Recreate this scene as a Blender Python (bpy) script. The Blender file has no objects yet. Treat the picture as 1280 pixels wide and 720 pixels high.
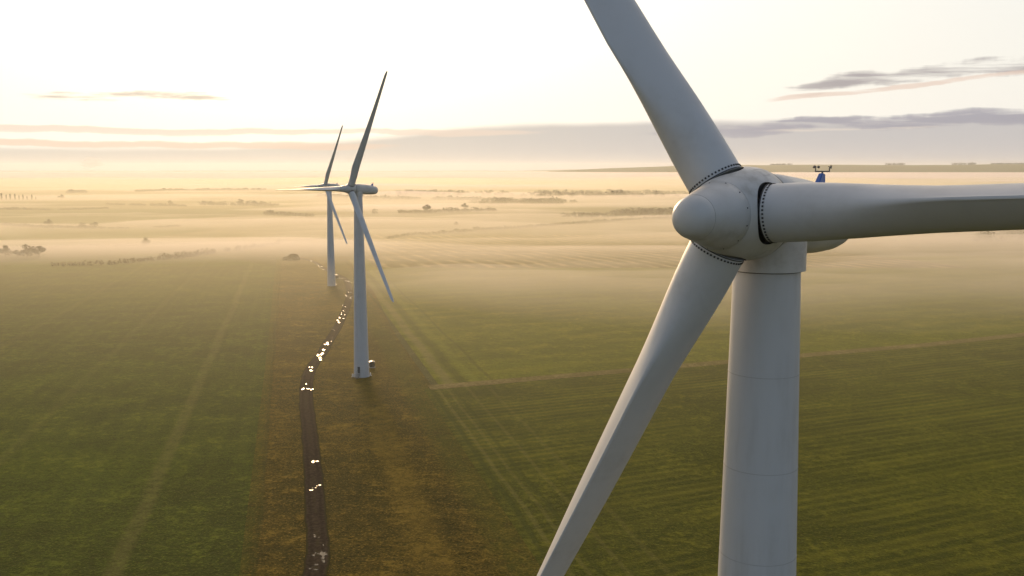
import bpy, bmesh, math, random
from mathutils import Vector, Matrix, noise
R = math.radians
sc = bpy.context.scene
C = sc.collection

# ------------------------------------------------------------------ camera
F = 1200.0                                   # focal length in pixels of a 1280 px wide frame
TH = math.atan(150.0 / F)                    # pitch below the horizon
HC = 66.4                                    # drone height
cam_d = bpy.data.cameras.new('camera')
cam = bpy.data.objects.new('camera', cam_d)
C.objects.link(cam)
cam.location = (0, 0, HC)
cam.rotation_euler = (math.pi / 2 - TH, 0, 0)
cam_d.sensor_width = 36.0
cam_d.lens = 36.0 * F / 1280.0
cam_d.clip_start = 0.5
cam_d.clip_end = 80000
sc.camera = cam

# ------------------------------------------------------------------ light
SUN_AZ, SUN_EL = -13.0, 12.0                 # degrees, azimuth clockwise from the view direction (+Y)
SUN_STRENGTH, SUN_ANGLE = 2.0, 10.0
SKY_STRENGTH = 0.11
EXPOSURE = 0.68
sd = bpy.data.lights.new('sun', 'SUN')
sd.energy = SUN_STRENGTH
sd.angle = R(SUN_ANGLE)
sd.color = (1.0, 0.68, 0.37)
sun = bpy.data.objects.new('sun', sd)
C.objects.link(sun)
svec = Vector((math.sin(R(SUN_AZ)) * math.cos(R(SUN_EL)), math.cos(R(SUN_AZ)) * math.cos(R(SUN_EL)), math.sin(R(SUN_EL))))
sun.rotation_euler = svec.to_track_quat('Z', 'Y').to_euler()
sun.location = (0, 0, 300)

vs = sc.view_settings
vs.view_transform = 'Standard'
vs.look = 'None'
vs.exposure = EXPOSURE
vs.gamma = 1.0
vs.use_curve_mapping = False
cy = sc.cycles
cy.max_bounces = 5
cy.diffuse_bounces = 2
cy.glossy_bounces = 2
cy.volume_bounces = 1
cy.transparent_max_bounces = 8
cy.use_denoising = True
cy.sample_clamp_indirect = 6.0
cy.caustics_reflective = False
cy.caustics_refractive = False


class NT:
    """small helper to write node trees as expressions"""
    def __init__(self, tree):
        self.t = tree

    def n(self, kind, **kw):
        nd = self.t.nodes.new(kind)
        for k, v in kw.items():
            setattr(nd, k, v)
        return nd

    def link(self, a, b):
        self.t.links.new(a, b)

    def put(self, sock, v):
        if isinstance(v, bpy.types.NodeSocket):
            self.link(v, sock)
        else:
            sock.default_value = v

    def m(self, op, *a, clamp=False):
        nd = self.n('ShaderNodeMath', operation=op, use_clamp=clamp)
        for i, v in enumerate(a):
            self.put(nd.inputs[i], v)
        return nd.outputs[0]

    def ss(self, v, a, b, lo=0.0, hi=1.0):
        nd = self.n('ShaderNodeMapRange', interpolation_type='SMOOTHSTEP')
        self.put(nd.inputs[0], v)
        nd.inputs[1].default_value = a
        nd.inputs[2].default_value = b
        nd.inputs[3].default_value = lo
        nd.inputs[4].default_value = hi
        return nd.outputs[0]

    def xyz(self, v):
        nd = self.n('ShaderNodeSeparateXYZ')
        self.link(v, nd.inputs[0])
        return nd.outputs

    def vec(self, x, y, z):
        nd = self.n('ShaderNodeCombineXYZ')
        for i, v in enumerate((x, y, z)):
            self.put(nd.inputs[i], v)
        return nd.outputs[0]

    def noise(self, vec, scale, detail=4.0, rough=0.55, dist=0.0):
        nd = self.n('ShaderNodeTexNoise')
        if vec is not None:
            self.link(vec, nd.inputs['Vector'])
        nd.inputs['Scale'].default_value = scale
        nd.inputs['Detail'].default_value = detail
        nd.inputs['Roughness'].default_value = rough
        nd.inputs['Distortion'].default_value = dist
        return nd.outputs[0]

    def mix(self, f, a, b, mode='MIX'):
        nd = self.n('ShaderNodeMix', data_type='RGBA', blend_type=mode, clamp_factor=True)
        self.put(nd.inputs[0], f)
        self.put(nd.inputs[6], a if isinstance(a, bpy.types.NodeSocket) else (*a, 1))
        self.put(nd.inputs[7], b if isinstance(b, bpy.types.NodeSocket) else (*b, 1))
        return nd.outputs[2]


# ------------------------------------------------------------------ sky
world = bpy.data.worlds.new('World')
sc.world = world
world.use_nodes = True
wt = world.node_tree
wt.nodes.clear()
W = NT(wt)
sky = W.n('ShaderNodeTexSky', sky_type='NISHITA')
sky.sun_disc = False
sky.sun_elevation = R(SUN_EL)
sky.sun_rotation = R(SUN_AZ)
sky.altitude = 100
sky.air_density = 1.0
sky.dust_density = 3.0
sky.ozone_density = 1.5
geo = W.n('ShaderNodeTexCoord')
dx, dy, dz = W.xyz(geo.outputs['Generated'])
az = W.m('MULTIPLY', W.m('ARCTAN2', dx, dy), 57.29578)            # degrees, 0 = view direction
el = W.m('MULTIPLY', W.m('ARCSINE', dz), 57.29578)
sky_rgb = sky.outputs[0]
# thin high overcast veil: evens out the blue of the clear sky with a warm white
ahead = W.m('COSINE', W.m('MULTIPLY', W.m('SUBTRACT', az, SUN_AZ), 0.0174533))
ahead01 = W.ss(ahead, -0.6, 1.0, 0.0, 1.0)
veil = W.m('MULTIPLY', W.ss(el, 0.0, 35.0, 0.97, 0.22), W.ss(ahead01, 0.0, 1.0, 0.40, 1.0))
veil_col = W.mix(ahead01, (3.0, 2.85, 3.05), W.mix(W.ss(el, 9.5, 17.0), (5.5, 5.35, 4.95), (13.0, 10.5, 7.5)))
base = W.mix(veil, sky_rgb, veil_col)
p_az = W.m('MULTIPLY', az, 0.030)


def cloud_band(elev, half, azs, az_soft, nscale, thr, seed, slope=0.0, stretch=14.0, soft=0.16):
    """mask of a flat cloud seen edge on, between two azimuths at one elevation"""
    e = W.m('SUBTRACT', W.m('SUBTRACT', el, elev), W.m('MULTIPLY', az, slope))
    wob = W.noise(W.vec(W.m('MULTIPLY', az, 0.16), seed, 0.0), 1.0, 5.0, 0.6)
    e = W.m('ADD', e, W.m('MULTIPLY', W.m('SUBTRACT', wob, 0.5), half * 1.5))
    v = W.vec(p_az, W.m('MULTIPLY', el, 0.030 * stretch), seed)
    nz = W.noise(v, nscale, 6.0, 0.6, 0.25)
    env = W.ss(W.m('ABSOLUTE', e), half * 0.15, half, 1.0, 0.0)
    wl = W.ss(az, azs[0] - az_soft, azs[0] + az_soft)
    wr = W.ss(az, azs[1] - az_soft, azs[1] + az_soft, 1.0, 0.0)
    env = W.m('MULTIPLY', W.m('MULTIPLY', env, wl), wr)
    t = W.m('ADD', nz, W.m('MULTIPLY', W.m('SUBTRACT', env, 1.0), 0.55))
    return W.m('MULTIPLY', W.ss(t, thr, thr + soft), env, clamp=True)


def over(b, mask, col, amt):
    return W.mix(W.m('MULTIPLY', mask, amt), b, col)


warm_side = W.ss(az, -20.0, 22.0, 1.0, 0.0)
# low grey-cream bank along the whole horizon
bank_e = W.m('SUBTRACT', el, W.ss(az, -18.0, 3.0, 0.95, 2.5))
bank_e = W.m('ADD', bank_e, W.m('MULTIPLY', W.m('SUBTRACT', W.noise(W.vec(p_az, W.m('MULTIPLY', el, 0.10), 3.0), 2.0, 4.0), 0.5), 0.8))
bank = W.ss(bank_e, -0.15, 0.35, 1.0, 0.0)
bank_col = W.mix(warm_side, (2.9, 2.8, 2.85), (3.8, 3.45, 2.95))
base = over(base, bank, bank_col, 0.9)
# broken clouds over the frame top and the rest of the dome
dome = W.noise(W.vec(W.m('MULTIPLY', dx, 1.0), dy, W.m('MULTIPLY', dz, 6.0)), 2.2, 7.0, 0.62, 0.3)
dome_m = W.m('MULTIPLY', W.ss(dome, 0.50, 0.72), W.ss(el, 12.0, 24.0))
base = over(base, dome_m, W.mix(ahead01, (3.2, 3.3, 3.8), (8.0, 7.0, 5.6)), 0.5)
# bands seen in the photograph
peach = cloud_band(2.05, 0.42, (-60, 3), 6, 2.2, 0.30, 7.3)
base = over(base, peach, (5.0, 4.0, 3.2), 0.75)
peach2 = cloud_band(1.25, 0.45, (-60, -6), 7, 1.6, 0.26, 9.9)
base = over(base, peach2, (5.0, 3.65, 2.7), 0.8)
bluish = cloud_band(0.75, 0.5, (-60, -8), 9, 1.6, 0.26, 12.9)
base = over(base, bluish, (4.0, 3.7, 3.2), 0.5)
grey1 = cloud_band(2.05, 0.95, (8, 60), 8, 3.2, 0.33, 11.1, slope=0.022)
base = over(base, grey1, (2.15, 2.1, 2.4), 0.95)
gap1 = cloud_band(1.95, 0.22, (12, 60), 5, 3.0, 0.38, 4.4, stretch=22, slope=0.012)
base = over(base, gap1, (4.4, 3.9, 3.4), 0.7)
grey2 = cloud_band(3.0, 1.15, (14, 60), 5, 3.4, 0.34, 19.7, slope=0.085, soft=0.2)
base = over(base, grey2, (2.2, 2.0, 2.05), 0.9)
glow2 = cloud_band(2.55, 0.35, (13.5, 60), 3, 3.2, 0.40, 25.2, slope=0.085)
base = over(base, glow2, (4.6, 3.5, 2.9), 0.7)
streak = cloud_band(4.35, 0.62, (-28, -15), 3, 4.5, 0.42, 31.0, slope=0.02)
base = over(base, streak, (3.4, 2.9, 2.4), 0.8)
wisp = cloud_band(9.0, 0.9, (-33, -17), 5, 3.0, 0.46, 37.0)
base = over(base, wisp, (4.4, 3.9, 3.5), 0.6)
bgn = W.n('ShaderNodeBackground')
W.link(base, bgn.inputs[0])
bgn.inputs[1].default_value = SKY_STRENGTH
wo = W.n('ShaderNodeOutputWorld')
W.link(bgn.outputs[0], wo.inputs[0])

# ------------------------------------------------------------------ helpers


def sstep(a, b, v):
    t = max(0.0, min(1.0, (v - a) / (b - a)))
    return t * t * (3 - 2 * t)


def fbm(x, y, s, o=3, seed=0.0):
    return noise.fractal(Vector((x * s, y * s, seed)), 1.0, 2.0, o)


def tz(x, y):
    """height of the land: falls gently from the ridge of the turbines into a misty valley"""
    z = 4.457 - 0.01476 * min(y, 650.0) + 0.8 * math.exp(-(y / 120.0) ** 2)
    if y > 650:
        z -= 14.0 * sstep(650, 1250, y)
    if y < 0:
        z = 4.457 + 0.8 * math.exp(-(y / 120.0) ** 2) - 0.004 * y * 0.0
    far = sstep(900, 2500, y)
    if far > 0:
        z += far * 5.0 * fbm(x, y, 0.0009, 3, 2.2)
    # range of low hills along the horizon, higher on the right
    r = sstep(9000, 12500, y) * (1 - 0.25 * sstep(13500, 16500, y))
    if r > 0:
        a = x / max(y, 1.0)
        hgt = 16 + 84 * sstep(-0.03, 0.24, a) + 26 * sstep(0.0, 0.1, a) + 12 * fbm(a * 9, 0, 1.0, 4, 5.0)
        z += r * hgt
    return z


def U(x, y):
    return x + 0.232 * y


def at(px, py):
    """the point of the land that the photograph shows at a pixel of its 1280x720 frame"""
    dxx = (px - 640) / F
    up = (360 - py) / F
    d = Vector((dxx, math.cos(TH) + up * math.sin(TH), -math.sin(TH) + up * math.cos(TH)))
    t = 100.0
    for _ in range(120):
        t2 = (tz(d.x * t, d.y * t) - HC) / d.z
        t = 0.6 * t + 0.4 * t2
    return Vector((d.x * t, d.y * t, tz(d.x * t, d.y * t)))


def obj(name, me_or_bm, mat=None, parent=None, smooth=False, kind=None):
    if isinstance(me_or_bm, bmesh.types.BMesh):
        me = bpy.data.meshes.new(name)
        me_or_bm.to_mesh(me)
        me_or_bm.free()
    else:
        me = me_or_bm
    o = bpy.data.objects.new(name, me)
    if mat and not me.materials:
        me.materials.append(mat)
    if smooth:
        for p in me.polygons:
            p.use_smooth = True
    C.objects.link(o)
    if parent:
        o.parent = parent
    if kind:
        o['kind'] = kind
    return o


def tag(o, label, cat, group=None, kind=None):
    o['label'] = label
    o['category'] = cat
    if group:
        o['group'] = group
    if kind:
        o['kind'] = kind
    return o


def empty(name, loc, rz=0.0):
    o = bpy.data.objects.new(name, None)
    C.objects.link(o)
    o.location = loc
    o.rotation_euler = (0, 0, rz)
    o.empty_display_size = 1
    return o


def sharp_by_angle(me, deg):
    bm = bmesh.new()
    bm.from_mesh(me)
    for e in bm.edges:
        if len(e.link_faces) == 2 and e.calc_face_angle(0) > R(deg):
            e.smooth = False
    for f in bm.faces:
        f.smooth = True
    bm.to_mesh(me)
    bm.free()


def loft(rings, close_start=True, close_end=True):
    """bmesh through a list of rings (lists of Vectors of equal length)"""
    bm = bmesh.new()
    rv = [[bm.verts.new(p) for p in r] for r in rings]
    n = len(rings[0])
    for a, b in zip(rv[:-1], rv[1:]):
        for i in range(n):
            j = (i + 1) % n
            bm.faces.new((a[i], a[j], b[j], b[i]))
    if close_start:
        bm.faces.new(list(reversed(rv[0])))
    if close_end:
        bm.faces.new(rv[-1])
    bmesh.ops.recalc_face_normals(bm, faces=bm.faces)
    return bm


def circle(r, z, n=48, cx=0, cy_=0):
    return [Vector((cx + r * math.cos(2 * math.pi * i / n), cy_ + r * math.sin(2 * math.pi * i / n), z)) for i in range(n)]


def box_bm(sx, sy, sz, bevel=0.03, off=(0, 0, 0)):
    bm = bmesh.new()
    bmesh.ops.create_cube(bm, size=1.0)
    for v in bm.verts:
        v.co = Vector((v.co.x * sx + off[0], v.co.y * sy + off[1], v.co.z * sz + off[2]))
    if bevel:
        bmesh.ops.bevel(bm, geom=list(bm.edges), offset=bevel, segments=2, affect='EDGES')
    return bm


def merge(dst, src, mtx=None):
    me = bpy.data.meshes.new('tmp')
    if mtx is not None:
        src.transform(mtx)
    src.to_mesh(me)
    src.free()
    dst.from_mesh(me)
    bpy.data.meshes.remove(me)
    return dst


# ------------------------------------------------------------------ materials


def new_mat(name):
    m = bpy.data.materials.new(name)
    m.use_nodes = True
    m.node_tree.nodes.clear()
    t = NT(m.node_tree)
    b = t.n('ShaderNodeBsdfPrincipled')
    o = t.n('ShaderNodeOutputMaterial')
    t.link(b.outputs[0], o.inputs[0])
    return m, t, b


def bump(t, b, h, strength, dist):
    nd = t.n('ShaderNodeBump')
    nd.inputs['Strength'].default_value = strength
    nd.inputs['Distance'].default_value = dist
    t.link(h, nd.inputs['Height'])
    t.link(nd.outputs[0], b.inputs['Normal'])


def paint(name, col, rough=0.4, dirt=0.12, dcol=(0.30, 0.27, 0.22), streak=False, sc_=1.0):
    m, t, b = new_mat(name)
    tc = t.n('ShaderNodeTexCoord').outputs['Object']
    x, y, z = t.xyz(tc)
    v = t.vec(x, y, t.m('MULTIPLY', z, 0.12)) if streak else tc
    n1 = t.noise(v, 1.3 * sc_, 6.0, 0.62)
    n2 = t.noise(tc, 0.35 * sc_, 3.0)
    f = t.m('MULTIPLY', t.m('MULTIPLY', t.ss(n1, 0.40, 0.80), t.ss(n2, 0.30, 0.72)), dirt * 3.0, clamp=True)
    t.link(t.mix(f, col, dcol), b.inputs['Base Color'])
    t.link(t.ss(n1, 0.3, 0.7, rough - 0.06, rough + 0.10), b.inputs['Roughness'])
    bump(t, b, t.noise(tc, 0.9 * sc_, 2.0), 0.06, 0.05)
    return m


M_tower = paint('tower_paint', (0.57, 0.565, 0.57), 0.45, 0.15, streak=True)
M_hub = paint('hub_paint', (0.58, 0.565, 0.545), 0.40, 0.30)
M_blade = paint('blade_gelcoat', (0.58, 0.575, 0.575), 0.48, 0.16, sc_=0.6)
M_dark = paint('dark_rubber', (0.02, 0.02, 0.022), 0.6, 0.05)
M_joint = paint('joint_line', (0.42, 0.41, 0.40), 0.6, 0.1)
M_blue = paint('blue_paint', (0.02, 0.11, 0.42), 0.4, 0.08)
M_steel = paint('galvanised_steel', (0.10, 0.10, 0.10), 0.45, 0.1)
M_kiosk = paint('kiosk_paint', (0.055, 0.060, 0.045), 0.6, 0.2)
M_concrete = paint('concrete', (0.42, 0.40, 0.36), 0.85, 0.3)
M_white = paint('white_post', (0.75, 0.73, 0.68), 0.6, 0.1)


def grass_mat(name, c_dark, c_mid, c_pale, rows=None, lines=(), lush=1.0, tuft=0.5, bump_d=0.35, clump=0.6):
    """rough or sown grass. rows = (direction cos, sin, period, strength); lines = wheel marks at a constant U"""
    m, t, b = new_mat(name)
    pos = t.n('ShaderNodeNewGeometry').outputs['Position']
    x, y, z = t.xyz(pos)
    u = t.m('ADD', x, t.m('MULTIPLY', y, 0.232))
    n_big = t.noise(pos, 0.012, 4.0, 0.55)
    n_mid = t.noise(pos, 0.07, 5.0, 0.6)
    n_tuft = t.noise(pos, tuft, 6.0, 0.68)
    n_fine = t.noise(pos, 2.3, 3.0, 0.7)
    f = t.m('ADD', t.m('MULTIPLY', n_big, 0.30), t.m('MULTIPLY', n_mid, 0.25))
    f = t.m('ADD', f, t.m('ADD', t.m('MULTIPLY', n_tuft, 0.25), t.m('MULTIPLY', n_fine, 0.20)))
    col = t.mix(t.ss(f, 0.43, 0.57), c_dark, c_mid)
    col = t.mix(t.m('MULTIPLY', t.ss(t.m('ADD', t.m('MULTIPLY', n_tuft, 0.6), t.m('MULTIPLY', n_mid, 0.4)), 0.50, 0.66), 0.75), col, c_pale)
    n_clump_shade = t.noise(pos, 1.1, 4.0, 0.75, 0.4)
    col = t.mix(t.m('MULTIPLY', t.ss(n_clump_shade, 0.40, 0.56, 1.0, 0.0), clump), col, tuple(c * 0.45 for c in c_dark))  # dark clumps, with the small shadows of rough grass put into the colour
    col = t.mix(t.m('MULTIPLY', t.ss(n_fine, 0.52, 0.70), clump * 0.8), col, tuple(c * 1.25 for c in c_pale))
    h = t.m('ADD', t.m('MULTIPLY', n_tuft, 1.0), t.m('MULTIPLY', n_fine, 0.5))
    if rows:
        for (cx, sx, per, amt) in rows:
            w = t.m('ADD', t.m('MULTIPLY', x, cx), t.m('MULTIPLY', y, sx))
            w = t.m('ADD', w, t.m('MULTIPLY', t.noise(pos, 0.02, 3.0), per * 0.8))
            s = t.m('SINE', t.m('MULTIPLY', w, 6.28318 / per))
            brk = t.ss(t.noise(pos, 0.03, 4.0), 0.36, 0.62)
            k = t.m('MULTIPLY', t.m('MULTIPLY', t.ss(s, 0.1, 0.95), brk), amt)
            col = t.mix(k, col, c_pale)
            k2 = t.m('MULTIPLY', t.m('MULTIPLY', t.ss(s, -0.95, -0.3, 1.0, 0.0), brk), amt)
            col = t.mix(k2, col, c_dark)
    for (u0, w0, amt, cl) in lines:
        wob = t.m('MULTIPLY', t.m('SUBTRACT', t.noise(t.vec(0.0, y, 0.0), 0.012, 2.0), 0.5), 3.0)
        d = t.m('ABSOLUTE', t.m('SUBTRACT', t.m('ADD', u, wob), u0))
        k = t.m('MULTIPLY', t.ss(d, w0 * 0.25, w0, 1.0, 0.0), t.ss(n_tuft, 0.30, 0.52))
        col = t.mix(t.m('MULTIPLY', k, amt), col, cl)
        h = t.m('SUBTRACT', h, t.m('MULTIPLY', k, 0.25))
    t.link(col, b.inputs['Base Color'])
    b.inputs['Roughness'].default_value = 1.0
    b.inputs['Specular IOR Level'].default_value = 0.04
    b.inputs['Sheen Weight'].default_value = 0.11
    b.inputs['Sheen Roughness'].default_value = 0.5
    b.inputs['Sheen Tint'].default_value = (0.92, 0.86, 0.12, 1)
    bump(t, b, h, 1.0, bump_d * 1.5)
    return m


G_D, G_M, G_P = (0.007, 0.021, 0.003), (0.034, 0.062, 0.005), (0.110, 0.135, 0.012)
B_D, B_M, B_P = (0.022, 0.015, 0.003), (0.100, 0.062, 0.008), (0.23, 0.145, 0.022)
PALE = (0.17, 0.145, 0.050)
M_left = grass_mat('winter_wheat', G_D, G_M, G_P, rows=[(1.0, 0.232, 6.0, 0.10)],
                   lines=[(-29.3, 2.4, 0.26, PALE), (-66.0, 2.2, 0.10, PALE), (-110.0, 2.6, 0.10, PALE)], tuft=0.45)
M_verge = grass_mat('rough_grass', B_D, B_M, B_P, tuft=0.33, bump_d=0.55,
                    lines=[(-9.5, 3.0, 0.4, G_M), (-7.0, 0.7, 0.4, G_D), (37.0, 7.0, 0.35, G_M), (44.0, 1.2, 0.8, G_D), (22.0, 5.0, 0.25, B_P)], clump=0.85)
M_right = grass_mat('sown_grass', (0.014, 0.025, 0.003), (0.052, 0.066, 0.005), (0.140, 0.135, 0.014),
                    rows=[(-0.41, 0.91, 12.0, 0.25), (-0.41, 0.91, 3.3, 0.30)],
                    lines=[(41.2, 1.0, 0.7, G_D), (43.2, 0.8, 0.30, PALE), (46.2, 0.7, 0.22, PALE), (48.0, 0.9, 0.5, G_D), (52.5, 0.8, 0.2, PALE), (59.0, 1.0, 0.15, PALE)], tuft=0.5)
M_rightfar = grass_mat('green_crop', (0.045, 0.062, 0.003), (0.100, 0.120, 0.006), (0.19, 0.175, 0.016),
                       rows=[(-0.41, 0.91, 18.0, 0.25)], lines=[(62.5, 1.0, 0.45, G_D), (48.3, 2.8, 0.6, (0.15, 0.12, 0.055)), (52.6, 2.5, 0.6, G_D), (57.0, 2.4, 0.4, (0.13, 0.15, 0.02))], tuft=0.35)
M_strip = grass_mat('worn_strip', (0.085, 0.062, 0.026), (0.17, 0.125, 0.058), (0.24, 0.185, 0.095), tuft=0.6, bump_d=0.2)
M_ground = grass_mat('valley_pasture', (0.050, 0.058, 0.022), (0.085, 0.085, 0.032), (0.14, 0.12, 0.055), tuft=0.05, bump_d=1.0)
M_plough = grass_mat('plough_land', (0.030, 0.020, 0.010), (0.10, 0.070, 0.035), (0.30, 0.22, 0.12),
                     rows=[(1.0, 0.30, 15.0, 0.9)], tuft=0.2)
M_pasture = grass_mat('green_pasture', (0.012, 0.042, 0.010), (0.022, 0.066, 0.015), (0.05, 0.09, 0.025), tuft=0.05, bump_d=0.8)

m, t, b = new_mat('wet_dirt')
pos = t.n('ShaderNodeNewGeometry').outputs['Position']
uvx, uvy, _z = t.xyz(t.n('ShaderNodeUVMap').outputs[0])
nn = t.noise(pos, 1.5, 6.0, 0.65)
n2 = t.noise(pos, 0.35, 4.0)
q = t.m('ADD', t.m('SUBTRACT', uvx, 0.5), t.m('MULTIPLY', t.m('SUBTRACT', n2, 0.5), 0.12))
q = t.m('ABSOLUTE', q)
rut = t.m('MULTIPLY', t.ss(q, 0.13, 0.22), t.ss(q, 0.27, 0.37, 1.0, 0.0))
edge = t.ss(t.m('ADD', q, t.m('MULTIPLY', t.m('SUBTRACT', nn, 0.5), 0.25)), 0.38, 0.47)
mid = t.m('MULTIPLY', t.ss(q, 0.03, 0.12, 1.0, 0.0), t.ss(n2, 0.45, 0.6))
col = t.mix(t.ss(nn, 0.35, 0.65), (0.026, 0.019, 0.012), (0.060, 0.043, 0.027))
col = t.mix(t.m('MULTIPLY', rut, 0.4), col, (0.016, 0.012, 0.008))
col = t.mix(t.m('MULTIPLY', mid, 0.5), col, (0.045, 0.038, 0.014))
col = t.mix(edge, col, (0.038, 0.034, 0.010))
t.link(col, b.inputs['Base Color'])
b.inputs['Roughness'].default_value = 1.0
b.inputs['Specular IOR Level'].default_value = 0.02
h_ = t.m('SUBTRACT', nn, t.m('MULTIPLY', rut, 0.8))
bump(t, b, h_, 0.3, 0.05)
M_track = m

m, t, b = new_mat('still_water')
b.inputs['Base Color'].default_value = (0.03, 0.028, 0.025, 1)
b.inputs['Roughness'].default_value = 0.08
b.inputs['IOR'].default_value = 1.33
b.inputs['Specular IOR Level'].default_value = 0.06
pos = t.n('ShaderNodeNewGeometry').outputs['Position']
bump(t, b, t.noise(pos, 3.0, 2.0), 0.03, 0.01)
M_water = m


def leaf_mat(name, c1, c2, c3):
    m, t, b = new_mat(name)
    pos = t.n('ShaderNodeNewGeometry').outputs['Position']
    oi = t.n('ShaderNodeObjectInfo').outputs['Random']
    n1 = t.noise(pos, 0.5, 3.0)
    col = t.mix(t.ss(n1, 0.35, 0.65), c1, c2)
    col = t.mix(t.m('MULTIPLY', oi, 0.5), col, c3)
    t.link(col, b.inputs['Base Color'])
    b.inputs['Roughness'].default_value = 0.85
    b.inputs['Specular IOR Level'].default_value = 0.2
    return m


M_leaf = leaf_mat('hedge_leaves', (0.020, 0.024, 0.009), (0.045, 0.046, 0.016), (0.070, 0.052, 0.024))
M_leafb = leaf_mat('autumn_leaves', (0.055, 0.042, 0.020), (0.095, 0.070, 0.030), (0.045, 0.050, 0.022))
M_bark = paint('bark', (0.055, 0.042, 0.030), 0.9, 0.3)
M_thatch = paint('heap_straw', (0.17, 0.12, 0.06), 0.9, 0.4, (0.06, 0.05, 0.03))

# ------------------------------------------------------------------ ground
def grid(name, xs_of, ys, nx, mat, off=0.0, zf=None):
    """draped sheet: xs_of(y) gives the left and right edge at each y"""
    bm = bmesh.new()
    prev = None
    for yy in ys:
        xl, xr = xs_of(yy)
        row = []
        for i in range(nx + 1):
            xx = xl + (xr - xl) * i / nx
            row.append(bm.verts.new((xx, yy, tz(xx, yy) + off)))
        if prev:
            for i in range(nx):
                bm.faces.new((prev[i], prev[i + 1], row[i + 1], row[i]))
        prev = row
    return obj(name, bm, mat, smooth=True, kind='structure')


ys = [-3000, -1500, -600, -250]
y0 = -250.0
while y0 < 1400:
    y0 += 12 if y0 < 900 else 25
    ys.append(y0)
while y0 < 26000:
    y0 *= 1.022
    ys.append(y0)
grid('ground', lambda y: (-(1500 + abs(y) * 0.85), 1500 + abs(y) * 0.85), ys, 220, M_ground)


def rng(a, b_, n):
    return [a + (b_ - a) * i / n for i in range(n + 1)]


def u2x(u, y):
    return u - 0.232 * y


# the far edge of the left field bends round along the hedge
def left_far(x):
    return 742 + (x + 340) * 1.05 if x > -340 else 742 - (x + 340) * -0.25


bm = bmesh.new()
prev = None
for i in range(81):
    s = i / 80.0
    row = []
    for j in range(61):
        tt = j / 60.0
        u = -8.0 - 520 * (tt ** 1.6)
        yend = 700 + 0.0 * u + 150 * sstep(0, -90, u) - 330 * sstep(-100, -420, u)
        yy = 40 + (yend - 40) * s
        xx = u2x(u, yy) - 1.3 * sstep(300, 700, yy)
        row.append(bm.verts.new((xx, yy, tz(xx, yy) + 0.06)))
    if prev:
        for j in range(60):
            bm.faces.new((prev[j], row[j], row[j + 1], prev[j + 1]))
    prev = row
bmesh.ops.recalc_face_normals(bm, faces=bm.faces)
for f in bm.faces:
    if f.normal.z < 0:
        f.normal_flip()
obj('left_field', bm, M_left, smooth=True, kind='structure')

yy_ = rng(40, 800, 80)
grid('grass_verge', lambda y: (u2x(-9.5, y) - 1.3 * sstep(300, 700, y), u2x(42 + 5 * sstep(360, 560, y), y)), yy_, 40, M_verge, 0.10)


# right field: near part below the worn strip, far part beyond it
def band_y(x):
    return 310 + 0.42 * x if x < 120 else 360 + 0.49 * (x - 120)


def bandsheet(name, ya, yb, mat, off, u0=39.0, ny=50, nx=60, xr=620):
    bm = bmesh.new()
    prev = None
    for i in range(ny + 1):
        s = i / ny
        row = []
        for j in range(nx + 1):
            tt = (j / nx) ** 1.5
            # left edge at constant U, right edge far away
            xg = -60 + tt * xr
            a, b2 = ya(xg), yb(xg)
            yy = a + (b2 - a) * s
            xl = u2x(u0 + (5 * sstep(360, 560, yy) if u0 < 44 else 0), yy)
            xx = xl + tt * (xr + 60)
            row.append(bm.verts.new((xx, yy, tz(xx, yy) + off)))
        if prev:
            for j in range(nx):
                bm.faces.new((prev[j], prev[j + 1], row[j + 1], row[j]))
        prev = row
    return obj(name, bm, mat, smooth=True, kind='structure')


bandsheet('right_field', lambda x: 40, lambda x: band_y(x) - 2, M_right, 0.14)
bandsheet('green_field', lambda x: band_y(x) + 2, lambda x: 770 + 0.1 * x, M_rightfar, 0.06, u0=44.5)
bandsheet('worn_strip', lambda x: band_y(x) - 3.2, lambda x: band_y(x) + 3.0, M_strip, 0.19, u0=41.0, ny=4, nx=120)
grid('plough_field', lambda y: (u2x(62, y), u2x(62, y) + 430), rng(690, 1230, 50), 40, M_plough, 0.22)
grid('far_pasture', lambda y: (-1400, -420 + 0.12 * (y - 1350)), rng(880, 1380, 30), 40, M_pasture, 0.25)
grid('valley_meadow', lambda y: (-2600, -520), rng(1450, 2050, 30), 40, M_pasture, 0.30)

# track with a wet surface, following the points seen in the photograph
tpts = [(-28.5, 100), (-31.2, 145), (-37.2, 175), (-47.2, 219), (-59, 269), (-66.2, 303), (-74, 345), (-77.5, 385), (-78.5, 417),
        (-82.5, 471), (-92, 541), (-106, 609), (-128, 679), (-160, 765)]


def spline(pts, n):
    out = []
    for i in range(len(pts) - 1):
        p0 = pts[max(i - 1, 0)]
        p1, p2 = pts[i], pts[i + 1]
        p3 = pts[min(i + 2, len(pts) - 1)]
        for k in range(n):
            s = k / n
            out.append(tuple(0.5 * (2 * p1[a] + (p2[a] - p0[a]) * s + (2 * p0[a] - 5 * p1[a] + 4 * p2[a] - p3[a]) * s * s
                                    + (-p0[a] + 3 * p1[a] - 3 * p2[a] + p3[a]) * s ** 3) for a in range(2)))
    out.append(pts[-1])
    return out


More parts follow.
